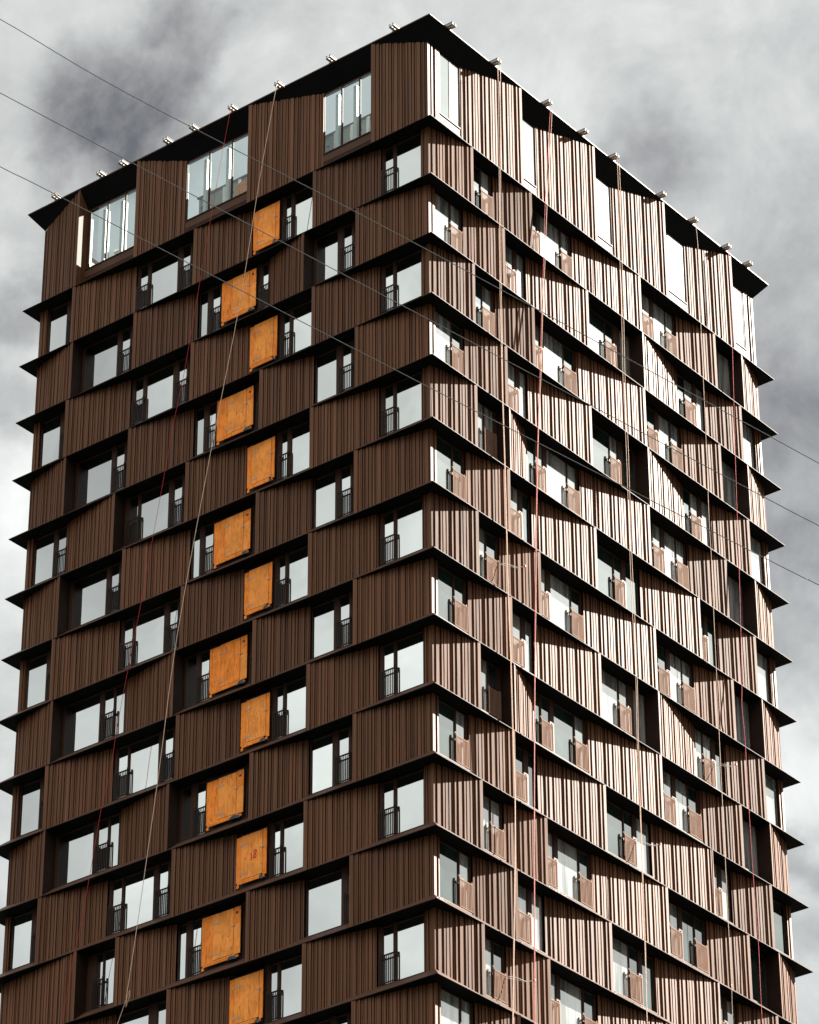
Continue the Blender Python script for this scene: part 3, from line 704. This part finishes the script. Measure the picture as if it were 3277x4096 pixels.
# ------------------------------------------------------------------ things on the roof terrace
pe = MB(); zt = zk(1)+PLANT_H
s0, s1, d0, d1 = 2.2, 15.6, PLANT_D, 12.
pe.fbox('L', s0, s1, d0, d1, zk(1)+.04, zt, M['plant'])
pl = empty('rooftop_plant_room', P('L', s0, d0, zk(1)), 'pale green rooftop plant room with white posts seen through the top-floor glazing', 'plant room')
body = pe.build('wall', pl)
q = MB(); q.fbox('L', s0-.06, s1+.06, d0-.08, d0-.02, zt-.02, zt+.07, M['black']); q.fbox('L', s0-.06, s1+.06, d0-.02, d1, zt+.002, zt+.07, M['black']); q.build('roof_trim', pl)
s = s0+.4; kk = 0
while s < s1-.2:
    q = MB(); q.fbox('L', s-.09, s+.09, d0-.07, d0-.005, zk(1)+.05, zt-.03, M['post']); q.build('post', pl)
    if kk % 2: 
        q = MB(); q.fbox('L', s+.40, s+.52, d0-.03, d0-.004, zt-.62, zt-.50, M['black']); q.build('vent', pl)
    s += .95; kk += 1
q = MB(); q.fbox('L', 11.15, 11.75, d0-.045, d0-.003, zk(1)+1.0, zt-.25, M['pink']); q.build('door', pl)
q = MB(); q.fbox('L', 12.35, 12.55, d0-.05, d0-.006, zt-1.1, zt-.45, M['redp']); q.build('hose_box', pl)
# plywood leaning inside the middle terrace window
q = MB(); zb = zk(1)+.1
q.hexa([P('L', 11.1, .92, zb), P('L', 12.0, .92, zb), P('L', 12.0, .95, zb), P('L', 11.1, .95, zb),
        P('L', 11.1, .98, zb+2.25), P('L', 12.0, .98, zb+2.15), P('L', 12.0, 1.01, zb+2.15), P('L', 11.1, 1.01, zb+2.25)], M['ply'])
tag(q.build('plywood_sheet', loc=P('L', 11.5, 1.25, zb)), 'loose orange plywood sheet leaning behind the middle top-floor window', 'plywood sheet')
# low upstand and davit seen in the left terrace window
q = MB(); zz = zk(1)
q.fbox('L', 19.6, 19.95, 1.6, 9.0, zz+.1, zz+2.35, M['concrete']); q.fbox('L', 19.5, 20.05, 1.55, 9.05, zz+2.352, zz+2.50, M['post'])
tag(q.build('parapet_upstand', loc=P('L', 19.8, 1.6, zz)), 'low grey concrete upstand with white coping behind the left top-floor window', 'low wall')
dv = empty('roof_davit', P('L', 17.6, 3.4, zz), 'small pale steel davit arm behind the left top-floor window', 'davit')
q = MB(); q.fbox('L', 17.52, 17.68, 3.32, 3.48, zz+.03, zz+2.3, M['post']); q.build('column', dv)
q = MB(); q.hexa([P('L',17.1,3.36,zz+2.5),P('L',18.3,3.36,zz+2.2),P('L',18.3,3.46,zz+2.2),P('L',17.1,3.46,zz+2.5),P('L',17.1,3.36,zz+2.62),P('L',18.3,3.36,zz+2.34),P('L',18.3,3.46,zz+2.34),P('L',17.1,3.46,zz+2.62)], M['alu']); q.build('arm', dv)
q = MB(); q.tube([P('L',17.2,3.4,zz+2.5), P('L',17.35,3.4,zz+2.15), P('L',17.6,3.4,zz+2.0)], .03, M['alu']); q.build('brace', dv)

# ------------------------------------------------------------------ plywood hatches in the shaded facade
ORD = ['first', 'second', 'third', 'fourth', 'fifth', 'sixth', 'seventh', 'eighth', 'ninth', 'tenth', 'eleventh', 'twelfth', 'thirteenth', 'fourteenth', 'fifteenth', 'sixteenth']
hatches.sort()
rnd = random.Random(11)
nn = nw = 0
for j, s0, s1 in hatches:
    z0 = zk(j+1); d0, d1 = PD-.12, PD-.09
    wide = (s1-s0) > 1.75
    zb = z0+.66+rnd.uniform(-.02, .03); zt = z0+2.84+rnd.uniform(-.05, .04)
    if wide: nw += 1; lab = ORD[nw-1]+' from the top of the wide orange plywood hatches'
    else: nn += 1; lab = ORD[nn-1]+' from the top of the narrow orange plywood hatches'
    if j == 11: lab = 'narrow orange plywood hatch with a red 18 painted on it'
    h = empty('plywood_hatch', P('L', (s0+s1)/2, d1, zb), lab, 'plywood hatch', 'plywood hatches closing one window column on the shaded side')
    W_ = s1-s0
    r0 = s0+(.20 if not wide else .38)+rnd.uniform(-.02, .02); l0 = s1-(.28 if not wide else .62)+rnd.uniform(-.03, .03)
    mA, mB_ = (M['ply'], M['ply2'])
    q = MB(); q.fbox('L', l0+.018, s1, d0, d1, zb+.10, zt-rnd.uniform(0, .05), mA); q.build('side_board', h)
    if wide:
        sp = zb+1.45+rnd.uniform(-.2, .2)
        q = MB(); q.fbox('L', s0, r0-.018, d0, d1, sp+.006, zt, mA); q.build('side_board', h)
        q = MB(); q.fbox('L', s0, r0-.018, d0+.002, d1, zb+.16, sp-.006, mB_); q.build('side_board', h)
        q = MB(); q.fbox('L', s0+.12, s0+.24, d0-.006, d0-.001, zt-.30, zt-.2, M['black']); q.build('grip_hole', h)
    else:
        q = MB(); q.fbox('L', s0, r0-.018, d0, d1, zb+.12, zt, mA); q.build('side_board', h)
    q = MB(); q.fbox('L', r0, l0, d0-.012, d1-.012, zb+.20, zt-rnd.uniform(0, .03), mB_ if rnd.random() < .6 else mA); leaf = q.build('door_leaf', h)
    q = MB(); q.fbox('L', s0+.10, s1-.06, d0+.004, d1+.02, zb+.02, zb+.11, mA)
    q.fbox('L', s0+.30, s1-.02, d0+.001, d1+.02, zb+.113, zb+.187, mB_); q.build('bottom_batten', h)
    q = MB(); q.fbox('L', s1-.13, s1-.01, d0+.006, d1+.012, zb-.12, zb+.018, mA); q.build('foot_block', h)
    for zz in (zt-.42, zb+.42):
        q = MB(); q.fbox('L', l0-.34, l0+.02, d0-.020, d0-.0125, zz-.02, zz+.02, M['steel']); q.fbox('L', l0+.005, l0+.045, d0-.026, d0-.006, zz-.05, zz+.05, M['steel']); q.build('hinge', h)
    zz = zt-.78
    q = MB(); q.fbox('L', r0-.10, r0+.12, d0-.024, d0-.0125, zz-.02, zz+.02, M['steel']); q.fbox('L', r0-.05, r0, d0-.034, d0-.024, zz-.035, zz+.035, M['steel']); q.build('latch', h)
    # torn black membrane at the foot
    q = MB(); sa = s0+rnd.uniform(.08, .2); ln = rnd.uniform(.35, .7) if wide else rnd.uniform(.12, .3)
    n_ = 7; pts = []
    for k in range(n_+1):
        s = sa+ln*k/n_; pts.append((s, zb+.02+.10*math.sin(math.pi*k/n_)+rnd.uniform(-.01, .02), d0-.03-.05*math.sin(math.pi*k/n_)))
    for k in range(n_):
        (sA, zA, dA), (sB, zB, dB) = pts[k], pts[k+1]
        q.hexa([P('L',sA,dA,zb-.06),P('L',sB,dB,zb-.06),P('L',sB,dB+.012,zb-.06),P('L',sA,dA+.012,zb-.06),P('L',sA,dA+.03,zA),P('L',sB,dB+.03,zB),P('L',sB,dB+.042,zB),P('L',sA,dA+.042,zA)], M['black'])
    q.build('membrane_scrap', h)
    if j == 11:
        q = MB()
        def stroke(pts, wd=.017):
            ps = [P('L', s, d0-.0145, z) for s, z in pts]
            q.tube(ps, wd, M['redp'], 6)
        S = lambda fx: s0+fx*W_
        zc = z0
        stroke([(S(.505), zc+1.93), (S(.492), zc+1.80), (S(.497), zc+1.68), (S(.488), zc+1.60)], .024)
        e8 = []
        cx, cz = S(.375), zc+1.84
        for k in range(25):
            t_ = 2*math.pi*k/24
            e8.append((cx-.075*math.sin(2*t_)*(1.0 if math.cos(t_) < 0 else .82)-.02*math.cos(t_), cz+.165*math.cos(t_)))
        stroke(e8, .021)
        q.build('painted_number', leaf)

# ------------------------------------------------------------------ rope anchors on the eave
zr = zk(0)+.07
roped = {('L', 2), ('L', 3), ('R', 1), ('R', 2), ('R', 4), ('R', 6), ('R', 7)}
def anchor_parts(side, s, root, hook):
    for k, o in enumerate((-.13, .05)):
        q = MB(); q.fbox(side, s+o, s+o+.075, -.30, .40, zr+.05, zr+.17, M['alu'])
        q.fbox(side, s+o-.02, s+o+.095, -.31, .41, zr+.172, zr+.185, M['alu'])
        q.fbox(side, s+o-.02, s+o+.095, -.31, .41, zr+.035, zr+.049, M['alu']); q.build('beam', root)
    q = MB()
    for dd in (-.24, -.06, .2): q.fbox(side, s-.052, s+.048, dd-.02, dd+.02, zr+.09, zr+.13, M['steel'])
    q.build('bolt', root)
    q = MB(); q.fbox(side, s-.20, s+.20, -.02, .16, zr-.008, zr+.034, M['steel']); q.fbox(side, s-.20, s+.20, .26, .38, zr-.008, zr+.034, M['steel']); q.build('base_plate', root)
    if hook:
        q = MB(); q.tube([P(side, s, -.30, zr+.10), P(side, s+.03, -.32, zr+.0), P(side, s+.04, -.31, zr-.10), P(side, s, -.30, zr-.16), P(side, s-.04, -.29, zr-.10), P(side, s-.02, -.30, zr-.02)], .014, M['steel'], 6); q.build('shackle', root)
for side, arr, nm in (('L', LA, 'shaded left'), ('R', RA, 'sunlit right')):
    for i, s in enumerate(arr):
        hk = (side, i) in roped
        lab = ORD[i]+' rope anchor from the near corner along the '+nm+' eave'+(', carrying ropes' if hk else '')
        root = empty('rope_anchor', P(side, s, 0, zr), lab, 'rope anchor', 'aluminium rope anchors clamped along the roof edge')
        anchor_parts(side, s, root, hk)

# ------------------------------------------------------------------ ropes
def smooth(pts, n=4):
    pts = [Vector(p) for p in pts]; o = []
    for i in range(len(pts)-1):
        p0 = pts[max(0, i-1)]; p1 = pts[i]; p2 = pts[i+1]; p3 = pts[min(len(pts)-1, i+2)]
        for k in range(n):
            t = k/n
            o.append(.5*((2*p1)+(p2-p0)*t+(2*p0-5*p1+4*p2-p3)*t*t+(3*p1-p0-3*p2+p3)*t**3))
    o.append(pts[-1]); return o
def rope(key, r, m, label, cat='rope', knot=True, group='ropes hanging from the roof anchors'):
    pts = [Vector(p) for p in ROPES[key]]
    a, b_ = pts[-2], pts[-1]
    dirn = (b_-a).normalized()
    if dirn.z > -.2: dirn = Vector((0, 0, -1))
    pts.append(b_+dirn*(20)); 
    mb = MB(); mb.tube(smooth(pts), r, m, 6)
    o = mb.build('rope', loc=tuple(pts[0]), smooth=True); tag(o, label, cat, group); return o
rope('Lw', .015, M['ropew'], 'long pale taut rope slanting down across the shaded facade')
rope('Lr', .010, M['roper'], 'thin dark red rope sagging down the shaded facade')
rope('R1a', .014, M['ropew'], 'pale rope nearest the near corner on the sunlit facade, left strand of its pair')
rope('R1b', .013, M['ropew'], 'pale rope nearest the near corner on the sunlit facade, right strand of its pair')
rope('R2a', .014, M['roper'], 'bright red rope beside a pale one, second anchor of the sunlit eave')
rope('R2b', .014, M['ropew'], 'pale rope running down just right of the bright red rope')
rope('R3a', .013, M['ropew'], 'brown rope down the middle of the sunlit facade, left strand of its pair')
rope('R3b', .013, M['ropew'], 'brown rope down the middle of the sunlit facade, right strand of its pair')
rope('R4', .013, M['ropew'], 'single pale brown rope right of the middle of the sunlit facade')
rope('R5', .013, M['roper'], 'rightmost rope, dark red, hanging near the far sunlit corner')

# cable ties looped from railings to ropes
def tie(s, j, s_to, lab):
    zb = zk(j+1)+.6; z = zb+1.15
    mb = MB()
    pts = [P('R', s, PD-.12, z), P('R', s+(s_to-s)*.35, .28, z-.02), P('R', s+(s_to-s)*.75, 0., z-.16), P('R', s_to, -.28, z-.14)]
    mb.tube(smooth(pts), .012, M['clip'], 6)
    pts = [P('R', s-.1, PD-.12, z-.1), P('R', s+(s_to-s)*.35, .25, z-.12), P('R', s+(s_to-s)*.75, 0., z-.2), P('R', s_to, -.28, z-.14)]
    mb.tube(smooth(pts), .010, M['clip'], 6)
    root = mb.build('rope_tie', loc=P('R', s, PD-.12, z)); tag(root, lab, 'rope tie', 'white ties holding ropes to railings')
    k = MB(); k.fbox('R', s_to-.03, s_to+.03, -.33, -.25, z-.18, z-.10, M['redp']); k.build('clip', root)
tie(5.15, 7, 5.75, 'upper white tie with red clip on the pale rope nearest the corner')
tie(14.4, 10, 14.9, 'white tie on the brown rope, middle window of the sunlit facade')
tie(5.10, 13, 5.75, 'lower white tie with red clip on the pale rope nearest the corner')
tie(20.8, 8, 21.1, 'white tie on the single rope, two windows from the far corner')

# ------------------------------------------------------------------ overhead cables in front of the tower
for c, lab in zip(CABLES, ('topmost of the three overhead cables crossing in front of the tower', 'middle of the three overhead cables crossing in front of the tower', 'lowest of the three overhead cables crossing in front of the tower')):
    mb = MB(); mb.tube(smooth([Vector(p) for p in c], 6), .0044, M['cable'], 8)
    tag(mb.build('overhead_cable', loc=tuple(c[0]), smooth=True), lab, 'cable', 'overhead cables')

for o in list(sc.objects):
    if '_org' in o: del o['_org']
